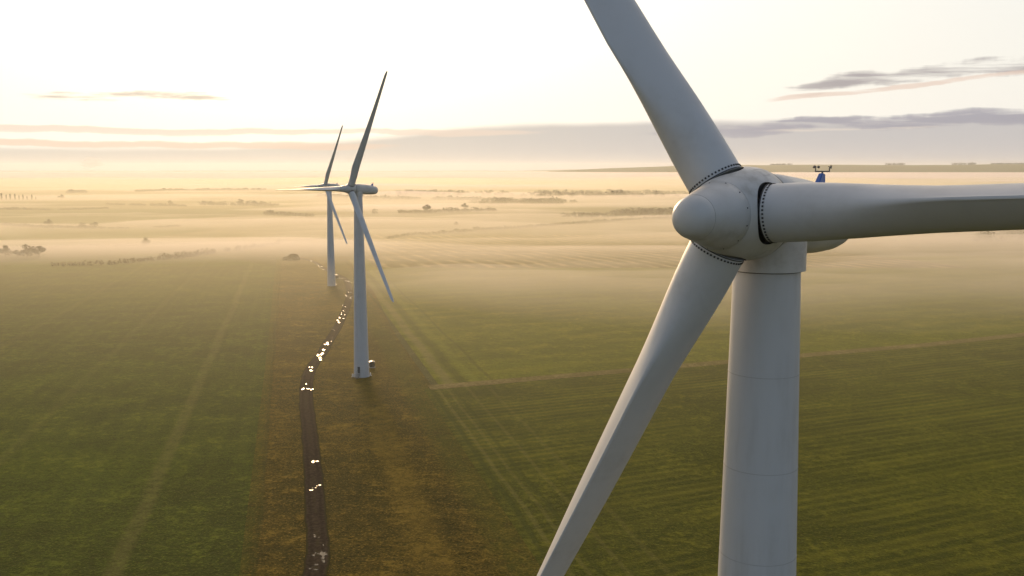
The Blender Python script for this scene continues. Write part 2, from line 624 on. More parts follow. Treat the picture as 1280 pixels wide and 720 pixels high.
tpts = tpts[:5] + [tuple(at(*q)[:2]) for q in ((384, 478), (387, 465), (393, 455), (402, 443), (411, 427), (421, 411), (430, 392), (436, 375), (437, 364),
                                               (433, 351), (424, 345), (407, 337), (391, 327), (370, 322))]
tl = spline(tpts, 24)
bm = bmesh.new()
prev = None
for i, (x, y) in enumerate(tl):
    a = tl[min(i + 1, len(tl) - 1)]
    b2 = tl[max(i - 1, 0)]
    d = Vector((a[0] - b2[0], a[1] - b2[1])).normalized()
    nrm = Vector((d.y, -d.x))
    w = 2.0 + 0.25 * fbm(x, y, 0.15, 3)
    w2 = 2.0 + 0.25 * fbm(x, y, 0.15, 3, 9)
    row = []
    for k in range(-4, 5):
        q = k / 4.0
        px, py = x + nrm.x * q * (w if q > 0 else w2), y + nrm.y * q * (w if q > 0 else w2)
        row.append(bm.verts.new((px, py, tz(px, py) + 0.20 + 0.02 * (1 - q * q))))
    if prev:
        for k in range(8):
            bm.faces.new((prev[k], prev[k + 1], row[k + 1], row[k]))
    prev = row
for f in bm.faces:
    f.normal_update()
    if f.normal.z < 0:
        f.normal_flip()
uvl = bm.loops.layers.uv.new('UVMap')
bm.verts.index_update()
for f in bm.faces:
    for lp in f.loops:
        i_ = lp.vert.index
        lp[uvl].uv = ((i_ % 9) / 8.0, (i_ // 9) / 10.0)
obj('track', bm, M_track, smooth=True, kind='structure')

# standing water in the ruts of the track
random.seed(5)
pud = [(398, 700, 1.3, 2.6), (393, 694, .5, .7), (402, 682, .5, 1.2), (395, 672, .6, .8), (402, 708, 1.0, .6), (391, 712, .8, .6),
       (386, 614, .7, .5), (392, 611, .35, .3), (398, 608, .5, .4), (394, 578, .7, .8), (382, 486, .8, 1.6), (388, 488, .6, 1.3), (385, 481, .5, .9),
       (377, 487, .4, .8), (391, 463, .9, 2), (388, 460, .7, 1.2), (397, 449, 1.1, 3), (400, 445, 1.2, 3), (405, 443, .8, 2), (402, 438, 1.0, 2),
       (408, 430, .9, 3), (412, 427, .6, 2), (414, 423, .4, 1.5), (417, 413, .5, 2), (424, 402, .9, 4), (427, 398, .9, 4), (429, 393, 1.0, 4),
       (431, 389, .7, 3), (425, 404, .6, 2), (433, 384, .7, 4), (430, 381, .8, 3), (436, 372, 1.0, 5), (434, 370, .8, 4), (437, 366, .6, 4),
       (434, 352, 1.2, 4), (427, 349, .8, 4), (423, 347, .7, 3), (388, 326, 2.2, 8), (384, 325.5, 1.5, 6), (401, 334, 1.1, 6), (397, 332, .8, 5),
       (405, 337, .6, 5)]
bm = bmesh.new()
for (px, py, wx, wy) in pud:
    c = at(px, py)
    for q in range(3):
        n = 40
        sd_ = random.random() * 50
        ox, oy = random.choice((-.75, .75)) * min(wx, 1.0) + random.uniform(-.25, .25), random.uniform(-.9, .9) * wy
        sx, sy = min(0.75, wx * random.uniform(.25, .60)), wy * random.uniform(.20, .60)
        if q and random.random() < 0.15:
            continue
        vs_ = []
        for k in range(n):
            a = 2 * math.pi * k / n
            rr = 0.8 + 0.7 * noise.fractal(Vector((math.cos(a) * 2.2, math.sin(a) * 2.2, sd_)), 0.7, 2, 5)
            rr = max(rr, 0.2)
            x = c.x + ox - 0.23 * oy + math.cos(a) * rr * sx - 0.23 * math.sin(a) * rr * sy
            y = c.y + oy + math.sin(a) * rr * sy
            vs_.append(bm.verts.new((x, y, tz(x, y) + 0.235 + 0.006 * q)))
        bm.faces.new(vs_)
for f in bm.faces:
    f.normal_update()
    if f.normal.z < 0:
        f.normal_flip()
obj('puddle_water', bm, M_water, kind='structure')

# ------------------------------------------------------------------ wind turbines
H_HUB = 60.0
TT = H_HUB - 2.3                       # top of the tower
ROTOR_R = 39.4
TILT = R(0.4)


def tower_mesh():
    zs = [0, 0.25, 10, 20, 30, 40, 50, TT]
    return loft([circle(2.48 - (2.48 - 1.31) * z / TT, z - 0.3 if z == 0 else z, 72) for z in zs])


def ring_bm(r, z, hgt, proud, n=72):
    return loft([circle(r - 0.05, z, n), circle(r + proud, z, n), circle(r + proud, z + hgt, n), circle(r - 0.05, z + hgt, n)], False, False)


def blade_mesh():
    """feathered blade: local +Z along the span, +X towards the nose of the hub (trailing edge)"""
    r0 = 1.35
    N = 40
    rings = []
    st = [1.35, 1.6, 2.2, 3.0, 3.8, 4.6, 5.4, 6.2, 7.0, 7.8, 8.6, 9.6, 11, 13, 15, 18, 21, 24, 27, 30, 33, 36, 37, 38.2, 38.9, 39.2, ROTOR_R]
    for r in st:
        k = sstep(2.4, 8.0, r)              # circle to aerofoil
        if r < 8:
            c = 2.10 + (2.5 - 2.10) * sstep(2.2, 8.0, r)
        else:
            c = 2.5 - (2.5 - 0.95) * ((r - 8) / 32.0) ** 0.9
        if r > 37.8:
            c *= max(0.12, math.sqrt(max(0.0, 1 - ((r - 37.8) / 1.65) ** 2)))
        tc = 1.0 if r < 2 else (1.0 - 0.40 * sstep(2.0, 8.0, r)) if r < 8 else 0.60 - 0.42 * sstep(11, 32, r)
        tw = -R(10.0 - 15.0 * sstep(6, 32, r)) 
        ring = []
        for i in range(N):
            a = 2 * math.pi * i / N
            # ellipse-ish circle, a = 0 is the trailing edge
            cxr, cyr = 0.5 * math.cos(a), 0.5 * math.sin(a)
            # aerofoil with the same parameter
            xc = 0.5 * (1 + math.cos(a))          # 1 at the trailing edge
            xa = 1 - xc                            # distance from trailing edge in reverse
            s_ = xc                                # chordwise from leading (0) to trailing (1)
            yt = 5 * (0.2969 * math.sqrt(s_) - 0.1260 * s_ - 0.3516 * s_ ** 2 + 0.2843 * s_ ** 3 - 0.1000 * s_ ** 4)  # at t/c = 1 -> half thickness .5
            yt = max(yt, 0.035)
            camb = 0.10 * s_ * (1 - s_) * 4 * 0.25
            sg = 1 if math.sin(a) >= 0 else -1
            if abs(math.sin(a)) < 1e-6:
                ya = 0.0 if s_ > 0.5 else 0.0
            else:
                ya = sg * yt * tc + camb
            X0 = cxr * c
            Y0 = cyr * c * tc if r >= 2 else cyr * c
            X1 = (s_ - 0.32) * c
            Y1 = ya * c
            X = X0 * (1 - k) + X1 * k
            Y = Y0 * (1 - k) + Y1 * k
            ring.append(Vector((X * math.cos(tw) - Y * math.sin(tw), X * math.sin(tw) + Y * math.cos(tw), r)))
        # slight pre-bend towards the nose
        for v in ring:
            v.x += 0.0003 * max(0, r - 6) ** 2
        rings.append(ring)
    bm = loft(rings)
    me = bpy.data.meshes.new('blade')
    bm.to_mesh(me)
    bm.free()
    sharp_by_angle(me, 50)
    me.materials.append(M_blade)
    return me


def bolt_ring_mesh():
    bm = bmesh.new()
    n = 48
    merge(bm, loft([circle(1.068, 1.36, 64), circle(1.068, 1.40, 64), circle(1.02, 1.40, 64), circle(1.02, 1.36, 64)], False, False))
    for i in range(n):
        a = 2 * math.pi * i / n
        q = box_bm(0.04, 0.062, 0.062, 0)
        merge(bm, q, Matrix.Rotation(a, 4, 'Z') @ Matrix.Translation((1.056, 0, 1.50)))
    me = bpy.data.meshes.new('bolt_ring')
    bm.to_mesh(me)
    bm.free()
    me.materials.append(M_dark)
    return me


def revolve(profile, n=96):
    """profile = (s along the axis, radius); axis = local Z"""
    return loft([circle(max(r, 0.001), s, n) for s, r in profile])


def hub_mesh():
    prof = [(-1.28, 1.30), (-1.28, 1.68), (-1.18, 1.755), (-0.9, 1.765), (-0.4, 1.74), (0.1, 1.67), (0.5, 1.57), (0.9, 1.44), (1.2, 1.32), (1.4, 1.225)]
    bm = revolve(prof)
    me = bpy.data.meshes.new('hub')
    bm.to_mesh(me)
    bm.free()
    me.materials.append(M_hub)
    me.materials.append(M_dark)
    o = bpy.data.objects.new('tmp_hub', me)
    C.objects.link(o)
    cut = []
    for k in range(3):
        bmc = loft([circle(1.125, 1.12, 64), circle(1.125, 3.0, 64)])
        mc = bpy.data.meshes.new('cut')
        bmc.to_mesh(mc)
        bmc.free()
        mc.materials.append(M_dark)
        mc.transform(Matrix.Rotation(2 * math.pi * k / 3, 4, 'Z') @ Matrix.Rotation(math.pi / 2, 4, 'Y'))
        oc = bpy.data.objects.new('tmp_cut', mc)
        C.objects.link(oc)
        md = o.modifiers.new('b%d' % k, 'BOOLEAN')
        md.operation = 'DIFFERENCE'
        md.solver = 'EXACT'
        md.material_mode = 'TRANSFER'
        md.object = oc
        cut.append(oc)
    dg = bpy.context.evaluated_depsgraph_get()
    dg.update()
    me2 = bpy.data.meshes.new_from_object(o.evaluated_get(dg))
    me2.name = 'hub'
    for oc in cut + [o]:
        bpy.data.objects.remove(oc)
    sharp_by_angle(me2, 35)
    return me2


def nacelle_mesh():
    # local: +Y towards the rear, z up, centred on the hub axis
    secs = [(-1.75, 1.30, 1.35), (-1.6, 1.44, 1.48), (0.0, 1.55, 1.58), (2.5, 1.56, 1.58), (4.5, 1.47, 1.50), (6.0, 1.36, 1.38), (6.8, 1.24, 1.24),
            (7.25, 1.02, 1.0), (7.5, 0.75, 0.72), (7.6, 0.35, 0.33)]
    rings = []
    for y, hw, hh in secs:
        ring = []
        for i in range(64):
            a = 2 * math.pi * i / 64
            ca, sa = math.cos(a), math.sin(a)
            e = 0.86
            ring.append(Vector((hw * math.copysign(abs(ca) ** e, ca), y, hh * math.copysign(abs(sa) ** e, sa) + 0.10)))
        rings.append(ring)
    bm = loft(rings)
    me = bpy.data.meshes.new('nacelle')
    bm.to_mesh(me)
    bm.free()
    sharp_by_angle(me, 40)
    me.materials.append(M_hub)
    return me


def fin_mesh():
    # blue tail fin: side profile in local Y (rear) / Z, tapered thickness
    pts = [(4.75, 1.2), (6.05, 1.1), (5.95, 2.12), (5.6, 2.12)]
    bm = bmesh.new()
    lo, hi = [], []
    for (y, z) in pts:
        th = 0.13 if z < 2 else 0.09
        lo.append(bm.verts.new((-th, y, z)))
        hi.append(bm.verts.new((th, y, z)))
    bm.faces.new(lo)
    bm.faces.new(list(reversed(hi)))
    for i in range(4):
        j = (i + 1) % 4
        bm.faces.new((lo[i], hi[i], hi[j], lo[j]))
    bmesh.ops.recalc_face_normals(bm, faces=bm.faces)
    bmesh.ops.bevel(bm, geom=list(bm.edges), offset=0.03, segments=2, affect='EDGES')
    me = bpy.data.meshes.new('tail_fin')
    bm.to_mesh(me)
    bm.free()
    me.materials.append(M_blue)
    return me


def tube_bm(a, b_, r, n=10):
    a, b_ = Vector(a), Vector(b_)
    d = b_ - a
    q = d.to_track_quat('Z', 'Y').to_matrix().to_4x4()
    bm = loft([circle(r, 0, n), circle(r, d.length, n)])
    bm.transform(Matrix.Translation(a) @ q)
    return bm


def anemo_mesh():
    bm = bmesh.new()
    zc = 2.15
    yc = 5.8
    merge(bm, tube_bm((-0.33, yc, zc + 0.06), (0.33, yc, zc + 0.06), 0.030))
    merge(bm, tube_bm((0, yc, zc - 0.05), (0, yc, zc + 0.08), 0.045))
    for s in (-1, 1):
        merge(bm, tube_bm((0.31 * s, yc, zc + 0.04), (0.31 * s, yc, zc + 0.24), 0.026))
    # cup anemometer on one arm, wind vane on the other
    for k in range(3):
        a = 2.1 * k + 0.5
        c = Vector((-0.31 + 0.12 * math.cos(a), yc + 0.12 * math.sin(a), zc + 0.26))
        merge(bm, tube_bm((-0.31, yc, zc + 0.26), c, 0.012, 6))
        s_ = bmesh.new()
        bmesh.ops.create_icosphere(s_, subdivisions=2, radius=0.06)
        merge(bm, s_, Matrix.Translation(c))
    merge(bm, tube_bm((0.31, yc - 0.18, zc + 0.26), (0.31, yc + 0.15, zc + 0.26), 0.018, 6))
    merge(bm, box_bm(0.015, 0.16, 0.14, 0), Matrix.Translation((0.31, yc + 0.18, zc + 0.27)))
    me = bpy.data.meshes.new('anemometer')
    bm.to_mesh(me)
    bm.free()
    me.materials.append(M_steel)
    return me


ME = dict(tower=tower_mesh(), blade=blade_mesh(), bolts=bolt_ring_mesh(), hub=hub_mesh(), nac=nacelle_mesh(), fin=fin_mesh(), anemo=anemo_mesh())
_bm = ME['tower']
_me = bpy.data.meshes.new('tower')
_bm.to_mesh(_me)
_bm.free()
sharp_by_angle(_me, 40)
_me.materials.append(M_tower)
ME['tower'] = _me


def mk(me_name, bm, mat, ang=40):
    me = bpy.data.meshes.new(me_name)
    bm.to_mesh(me)
    bm.free()
    sharp_by_angle(me, ang)
    me.materials.append(mat)
    return me


SEAM_Z = (21.0, 39.0, TT - 4.15, TT - 8.0, TT - 11.7, TT - 15.6, 8.5, 30.0)
SEAMS = [mk('weld_seam', ring_bm(2.48 - (2.48 - 1.31) * z_ / TT, z_, 0.022, 0.008), M_joint) for z_ in SEAM_Z]
ME['foot'] = mk('foot_flange', loft([circle(2.60, -0.4, 72), circle(2.60, 0.12, 72), circle(2.50, 0.18, 72)]), M_concrete)
ME['collar'] = mk('yaw_collar', loft([circle(1.42, TT - 0.02, 72), circle(1.50, TT, 72), circle(1.50, TT + 1.45, 72)]), M_hub)
ME['gap'] = mk('yaw_gap', ring_bm(1.33, TT - 0.05, 0.04, 0.015), M_dark)
# nose: cone between two joints and the dome in front
ME['cone'] = mk('nose_cone', revolve([(1.40, 1.215), (1.42, 1.222), (1.9, 1.135), (2.5, 0.985), (3.1, 0.83), (3.28, 0.775)]), M_hub)
dome = [(3.285, 0.770), (3.32, 0.768), (3.5, 0.735), (3.65, 0.68), (3.8, 0.59), (3.92, 0.46), (4.0, 0.30), (4.03, 0.15), (4.04, 0.0)]
ME['dome'] = mk('nose_dome', revolve(dome), M_hub)
ME['joint'] = mk('cone_joint', merge(ring_bm(1.222, 1.385, 0.022, 0.004), ring_bm(0.775, 3.272, 0.018, 0.004)), M_joint)
# studs along the joint of the cone and a hatch on the hub
s_ = bmesh.new()
bmesh.ops.create_icosphere(s_, subdivisions=2, radius=0.030)
ME['stud'] = mk('stud', s_, M_dark)
hb = bmesh.new()
for (a0, a1, s0, s1) in ((-8, 8, -0.75, -0.73), (-8, 8, -0.27, -0.25), (-8, -7.3, -0.75, -0.25), (7.3, 8, -0.75, -0.25)):
    vv = []
    for k in range(9):
        a = R(a0 + (a1 - a0) * k / 8)
        vv.append([hb.verts.new(((1.768 - 0.06 * sstep(-0.8, 0.1, sx) ) * math.cos(a), (1.768 - 0.06 * sstep(-0.8, 0.1, sx)) * math.sin(a), sx)) for sx in (s0, s1)])
    for p_, q_ in zip(vv[:-1], vv[1:]):
        hb.faces.new((p_[0], q_[0], q_[1], p_[1]))
ME['hatch'] = mk('hatch_seal', hb, M_joint)
ME['rim'] = mk('back_seal', ring_bm(1.70, -1.34, 0.07, 0.03, 96), M_dark)


def turbine(name, x, y, zg, gamma, phase, label, door_az, tower_h=0.0):
    root = empty(name, (x, y, zg), 0)
    tag(root, label, 'wind turbine', 'white wind turbines')
    tw = obj('tower', ME['tower'], None, root)
    for sm_ in SEAMS:
        obj('weld_seam', sm_, None, tw)
    obj('foot_flange', ME['foot'], None, root)
    # door with a small flight of steps, facing door_az
    dr = Matrix.Rotation(door_az, 4, 'Z')
    dbm = box_bm(0.80, 0.10, 2.1, 0.03, (0, -2.46, 2.65))
    d = obj('door', mk('door', dbm, M_steel), None, root)
    d.matrix_local = dr
    stp = bmesh.new()
    for k in range(5):
        merge(stp, box_bm(1.0, 0.32, 0.06, 0.01, (0, -2.80 - 0.30 * (4 - k), 0.30 + 0.26 * k)))
    for s in (-1, 1):
        merge(stp, tube_bm((0.5 * s, -4.2, 0.3), (0.5 * s, -2.6, 1.6), 0.04))
        merge(stp, tube_bm((0.5 * s, -4.2, 1.2), (0.5 * s, -2.6, 2.5), 0.03))
        merge(stp, tube_bm((0.5 * s, -4.2, 0.0), (0.5 * s, -4.2, 1.2), 0.03))
    st = obj('entry_stairs', mk('entry_stairs', stp, M_steel), None, root)
    st.matrix_local = dr
    yaw = Matrix.Rotation(-gamma, 4, 'Z')          # local -Y turns towards azimuth 180 + gamma
    col_ = obj('yaw_collar', ME['collar'], None, root)
    obj('yaw_gap', ME['gap'], None, col_)
    nac = obj('nacelle', ME['nac'], None, root)
    tiltm = Matrix.Rotation(-R(4.5), 4, 'X')
    nac.matrix_local = yaw @ Matrix.Translation((0, 0, H_HUB - 0.2)) @ tiltm
    fin = obj('tail_fin', ME['fin'], None, nac)
    obj('anemometer', ME['anemo'], None, nac)
    # rotor frame: local +Z = nose direction, local +X = up, +Y = to the right seen from the front
    hubc = yaw @ Matrix.Translation((0, -3.2, H_HUB))
    nose = Matrix.Rotation(-TILT, 4, 'X')
    # columns: X=(0,0,1) up, Y= to viewer's right = +X world local, Z = -Y
    base_ = Matrix(((0, 1, 0, 0), (0, 0, -1, 0), (1, 0, 0, 0), (0, 0, 0, 1)))
    # handedness check: X x Y = (0,0,1)x(1,0,0) = (0,1,0) -> flip
    base_ = Matrix(((0, -1, 0, 0), (0, 0, -1, 0), (1, 0, 0, 0), (0, 0, 0, 1)))
    # now +Y is to the viewer's left seen from the front
    rot = hubc @ nose @ base_ @ Matrix.Rotation(phase, 4, 'Z')
    hub = obj('hub', ME['hub'], None, root)
    hub.matrix_local = rot
    obj('back_seal', ME['rim'], None, hub)
    for k in range(3):
        ho = obj('hatch_seal', ME['hatch'], None, hub)
        ho.matrix_local = Matrix.Rotation(R(-60 + 120 * k), 4, 'Z')
    cone = obj('nose_cone', ME['cone'], None, root)
    cone.matrix_local = rot
    obj('cone_joint', ME['joint'], None, cone)
    for k in range(12):
        a = 2 * math.pi * k / 12 + 0.2
        so = obj('stud', ME['stud'], None, cone)
        so.location = (1.19 * math.cos(a), 1.19 * math.sin(a), 1.56)
    dm = obj('nose_dome', ME['dome'], None, root)
    dm.matrix_local = rot
    for k in range(3):
        # blade local Z (span) -> rotor X, blade local X (trailing edge) -> rotor Z
        bl = Matrix(((0, 0, 1, 0), (0, -1, 0, 0), (1, 0, 0, 0), (0, 0, 0, 1)))
        cone_a = Matrix.Rotation(-R(0.2), 4, 'Y')
        bo = obj('blade', ME['blade'], None, root)
        bo.matrix_local = rot @ Matrix.Rotation(2 * math.pi * k / 3, 4, 'Z') @ cone_a @ bl
        obj('bolt_ring', ME['bolts'], None, bo)
    return root


# phase: angle of the first blade from straight up, counter-clockwise seen from the front
T1 = turbine('wind_turbine', 10.14, 38.0, 64.7 - H_HUB, R(37), R(30 + 3.5),
             'huge near wind turbine cut off by the frame, nose cone facing the camera', R(140))
g2 = tz(-48.2, 302)
T2 = turbine('wind_turbine', -48.2, 302.0, g2, R(42), R(-28.5),
             'middle wind turbine standing just right of the puddled track', R(-12))
g3 = tz(-108.5, 573)
T3 = turbine('wind_turbine', -108.5, 573.0, g3, R(42), R(-28),
             'smallest and farthest wind turbine, behind the middle one', R(140))


# ------------------------------------------------------------------ small things by the towers
def kiosk(x, y, label, s=1.0):
    r_ = empty('transformer_kiosk', (x, y, tz(x, y) + 0.1), R(10))
    tag(r_, label, 'transformer kiosk', 'transformer kiosks beside the towers')
    obj('plinth', box_bm(2.4 * s, 2.9 * s, 0.3, 0.04, (0, 0, 0.1)), M_concrete, r_)
    obj('body', box_bm(2.0 * s, 2.5 * s, 2.0 * s, 0.04, (0, 0, 0.25 + 1.0 * s)), M_kiosk, r_)
    bm = bmesh.new()
    w, l, z0, z1 = 1.15 * s, 1.40 * s, 0.25 + 2.0 * s, 0.25 + 2.35 * s
    vv = [bm.verts.new(p) for p in ((-w, -l, z0), (w, -l, z0), (w, l, z0), (-w, l, z0), (-w * .1, -l, z1), (w * .1, -l, z1), (w * .1, l, z1), (-w * .1, l, z1))]
    for f in ((0, 3, 2, 1), (4, 5, 6, 7), (0, 1, 5, 4), (2, 3, 7, 6), (1, 2, 6, 5), (3, 0, 4, 7)):
        bm.faces.new([vv[i] for i in f])
    obj('roof', bm, M_steel, r_)
    for sx in (-1, 1):
        d_ = obj('door', box_bm(0.85 * s, 0.05, 1.7 * s, 0.01, (0.45 * s * sx, -1.26 * s, 0.3 + 0.95 * s)), M_kiosk, r_)
        obj('handle', box_bm(0.04, 0.05, 0.25, 0.01, (0.10 * s * sx, -1.31 * s, 1.3 * s)), M_steel, d_)


p = at(462.5, 461)
kiosk(p.x + 0.4, p.y + 2.0, 'dark green transformer kiosk behind the foot of the middle turbine', 0.85)
p = at(421, 348)
kiosk(p.x, p.y, 'dark green transformer kiosk behind the foot of the farthest turbine', 0.9)
for (px, py, lab) in ((441, 471.5, 'stubby white marker bollard left of the middle turbine foot'),
                      (463, 470, 'stubby white marker bollard right of the middle turbine foot')):
    p = at(px, py)
    r_ = empty('bollard', (p.x, p.y, p.z + 0.1))
    tag(r_, lab, 'bollard', 'bollards at the turbine foot')
    obj('post', mk('post', loft([circle(0.26, -0.2, 20), circle(0.24, 0.9, 20), circle(0.12, 1.0, 20)]), M_white), None, r_)
    obj('foot_plate', box_bm(0.9, 0.9, 0.14, 0.02, (0, 0, 0.05)), M_concrete, r_)

# straw and soil heap beside the far end of the track
p = at(366, 325)
r_ = empty('muck_heap', (p.x, p.y, p.z), R(8))
tag(r_, 'brown straw heap beside the far end of the track', 'heap')
def heap_bm(lx, ly, hz, seed, n=64, m_=14):
    rings = []
    for j in range(m_ + 1):
        s = j / m_
        rr = math.cos(s * math.pi / 2) ** 0.8 if s < 1 else 0.02
        ring = []
        for i in range(n):
            a = 2 * math.pi * i / n
            k = 1 + 0.22 * noise.fractal(Vector((math.cos(a) * 1.7, math.sin(a) * 1.7, seed + s * 1.6)), 1, 2, 4)
            ring.append(Vector((lx * rr * k * math.cos(a), ly * rr * k * math.sin(a), hz * math.sin(s * math.pi / 2) * (1 + 0.14 * math.sin(3 * a + seed)) - 0.2)))
        rings.append(ring)
    return loft(rings)
obj('main_mound', heap_bm(6.0, 4.6, 4.6, 1.0), M_thatch, r_, smooth=True)
o_ = obj('side_mound', heap_bm(4.2, 3.6, 2.8, 5.0), M_thatch, r_, smooth=True)
o_.location = (-4.2, -0.6, 0)


# ------------------------------------------------------------------ vegetation
def leaf_cloud(bm, cx, cy_, cz, rx, ry, rz_, n, size, rnd):
    """n small tilted faces spread through one clump"""
    for _ in range(n):
        while True:
            v = Vector((rnd.uniform(-1, 1), rnd.uniform(-1, 1), rnd.uniform(-1, 1)))
            if 0.15 < v.length < 1:
                break
        v = v * (v.length ** -0.45)
        if v.length > 1.12:
            v = v.normalized() * 1.12
        p = Vector((cx + v.x * rx, cy_ + v.y * ry, cz + v.z * rz_))
        s = size * rnd.uniform(0.6, 1.4)
        nn = (v.normalized() + Vector((rnd.uniform(-1, 1), rnd.uniform(-1, 1), rnd.uniform(-0.4, 1))) * 0.8).normalized()
        t1 = nn.orthogonal().normalized()
        t2 = nn.cross(t1)
        a = rnd.uniform(0, 6.28)
        e1 = (t1 * math.cos(a) + t2 * math.sin(a)) * s
        e2 = (-t1 * math.sin(a) + t2 * math.cos(a)) * s * rnd.uniform(0.5, 1.0)
        bm.faces.new([bm.verts.new(p + e1), bm.verts.new(p + e2 * 0.8 + e1 * 0.1), bm.verts.new(p - e1 * 0.9), bm.verts.new(p - e2)])


def limb(bm, a, b_, r1, r2, n=7):
    a, b_ = Vector(a), Vector(b_)
    d = b_ - a
    q = d.to_track_quat('Z', 'Y').to_matrix().to_4x4()
    s = loft([circle(r1, 0, n), circle(r2, d.length, n)])
    s.transform(Matrix.Translation(a) @ q)
    merge(bm, s)


def tree_meshes(seed, h, w, faces, size, slim=False):
    rnd = random.Random(seed)
    tr = bmesh.new()
    limb(tr, (0, 0, -0.4), (rnd.uniform(-.2, .2), 0, h * 0.42), h * 0.030, h * 0.018)
    tops = []
    nl = 6 if not slim else 3
    for k in range(nl):
        a = 6.28 * k / nl + rnd.uniform(-.4, .4)
        rr = w * rnd.uniform(0.25, 0.42) * (0.3 if slim else 1)
        q = (math.cos(a) * rr, math.sin(a) * rr, h * rnd.uniform(0.36, 0.72))
        limb(tr, (0, 0, h * rnd.uniform(0.15, 0.30)), q, h * 0.013, h * 0.004, 5)
        tops.append(q)
    tops.append((0, 0, h * 0.8))
    cr = bmesh.new()
    if slim:
        for k in range(7):
            z = h * (0.16 + 0.76 * k / 6)
            r_ = w * 0.5 * (0.55 + 0.45 * math.sin(math.pi * (k + 1) / 8))
            leaf_cloud(cr, rnd.uniform(-.1, .1), rnd.uniform(-.1, .1), z, r_, r_, h * 0.09, faces // 7, size, rnd)
    else:
        for q in tops:
            for _ in range(2):
                rr = w * rnd.uniform(0.17, 0.27)
                leaf_cloud(cr, q[0] + rnd.uniform(-1, 1) * w * .12, q[1] + rnd.uniform(-1, 1) * w * .12, q[2] + rnd.uniform(-.10, .06) * h, rr, rr, rr * 0.8,
                           faces // 14, size, rnd)
    m1 = bpy.data.meshes.new('trunk')
    tr.to_mesh(m1)
    tr.free()
    m1.materials.append(M_bark)
    m2 = bpy.data.meshes.new('crown')
    cr.to_mesh(m2)
    cr.free()
    return m1, m2


TREES = [tree_meshes(s, 9.0, 9.0, 1000, 0.42) for s in (1, 2, 3)]
SLIM = tree_meshes(9, 14.0, 3.4, 420, 0.55, True)
for i, (a_, b_) in enumerate(TREES + [SLIM]):
    b_.materials.append(M_leaf if i % 2 == 0 else M_leafb)


def tree(name, px, py, s, variant, label, cat='tree', group=None, sz=1.0):
    p = at(px, py)
    r_ = empty(name, (p.x, p.y, p.z), random.uniform(0, 6.28))
    r_.scale = (s, s, s * sz)
    tag(r_, label, cat, group)
    obj('trunk', variant[0], None, r_)
    obj('crown', variant[1], None, r_)
    return r_


random.seed(11)
tree('tree', 7, 321, 1.1, TREES[0], 'bare-topped tree at the far left edge of the misty hedge')
tree('tree', 34, 322, 1.25, TREES[1], 'tall twin-crowned tree in the dark clump at the left edge')
tree('tree', 49, 322, 1.15, TREES[2], 'round tree at the right end of the dark clump at the left edge')
tree('bush', 22, 322, 0.75, TREES[2], 'low bush between the trees of the dark clump at the left edge', 'bush')
tree('tree', 61, 283, 1.25, TREES[0], 'solitary wide tree standing in the dark hedge of the left pasture')
tree('bush', 102, 284, 1.0, TREES[1], 'left bush of the pair ending the dark pasture hedge', 'bush', sz=0.8)
tree('bush', 118, 284, 1.3, TREES[2], 'right bush of the pair ending the dark pasture hedge', 'bush', sz=0.7)
tree('tree', 77, 249, 1.9, TREES[0], 'lone dark tree in the mist right of the poplar row', sz=0.8)
tree('tree', 300, 256, 1.8, TREES[1], 'rounded tree in the far mist above the green crest', sz=0.9)
tree('tree', 318, 257, 1.6, TREES[2], 'small rounded tree left of the farthest turbine in far mist', sz=0.9)
tree('tree', 213, 256, 1.2, TREES[0], 'small faint tree on the far hedge line, left of centre')
tree('tree', 183, 307, 0.85, TREES[1], 'pale leaning tree half hidden in the valley mist', sz=1.2)
tree('tree', 581, 262, 1.5, TREES[0], 'single faint tree in the bright mist right of the middle turbine')
tree('tree', 534, 266, 1.7, TREES[2], 'large pale tree sunk in golden mist right of the middle turbine', sz=1.1)
tree('tree', 570, 282, 0.7, TREES[1], 'tiny tree standing alone in the misty field behind the hedge')
tree('tree', 500, 245, 1.8, TREES[1], 'dark rounded tree beside the fin of the middle turbine', sz=0.8)
for i, (px, s) in enumerate(((2, 1.1), (8, .9), (13, 1.0), (19, 1.0), (24, .8), (29, .9), (34, .7), (40, .9), (45, .6))):
    tree('poplar_tree', px, 250.5, s * 1.25, SLIM, 'slim upright poplar in the misty row at the left edge', 'tree', 'row of poplars in the mist')


def hedge(name, pts, h, w, n, size, label, mat, seed, gaps=0.0):
    """a hedge line of leaf clumps between ground points given as photograph pixels"""
    rnd = random.Random(seed)
    ps = [at(*q) for q in pts]
    bm = bmesh.new()
    o0 = ps[0]
    tot = sum((b_ - a).length for a, b_ in zip(ps[:-1], ps[1:]))
    for a, b_ in zip(ps[:-1], ps[1:]):
        L = (b_ - a).length
        k = max(1, int(n * L / tot))
        for i in range(k):
            s = (i + rnd.random()) / k
            q = a.lerp(b_, s)
            hh = h * (0.55 + 0.9 * abs(fbm(q.x, q.y, 0.03, 3, seed)) + rnd.uniform(0, .35))
            if fbm(q.x, q.y, 0.015, 2, seed + 5) < -0.55 + gaps:
                continue
            x, y = q.x + rnd.uniform(-w, w) * .4 - o0.x, q.y + rnd.uniform(-w, w) * .4 - o0.y
            z = tz(q.x, q.y) - o0.z
            leaf_cloud(bm, x, y, z + hh * 0.5, w * rnd.uniform(.5, .9), w * rnd.uniform(.5, .9), hh * 0.55, 26, size, rnd)
    o = obj(name, bm, mat)
    o.location = o0
    tag(o, label, 'hedge' if name == 'hedge' else 'tree belt')
    return o


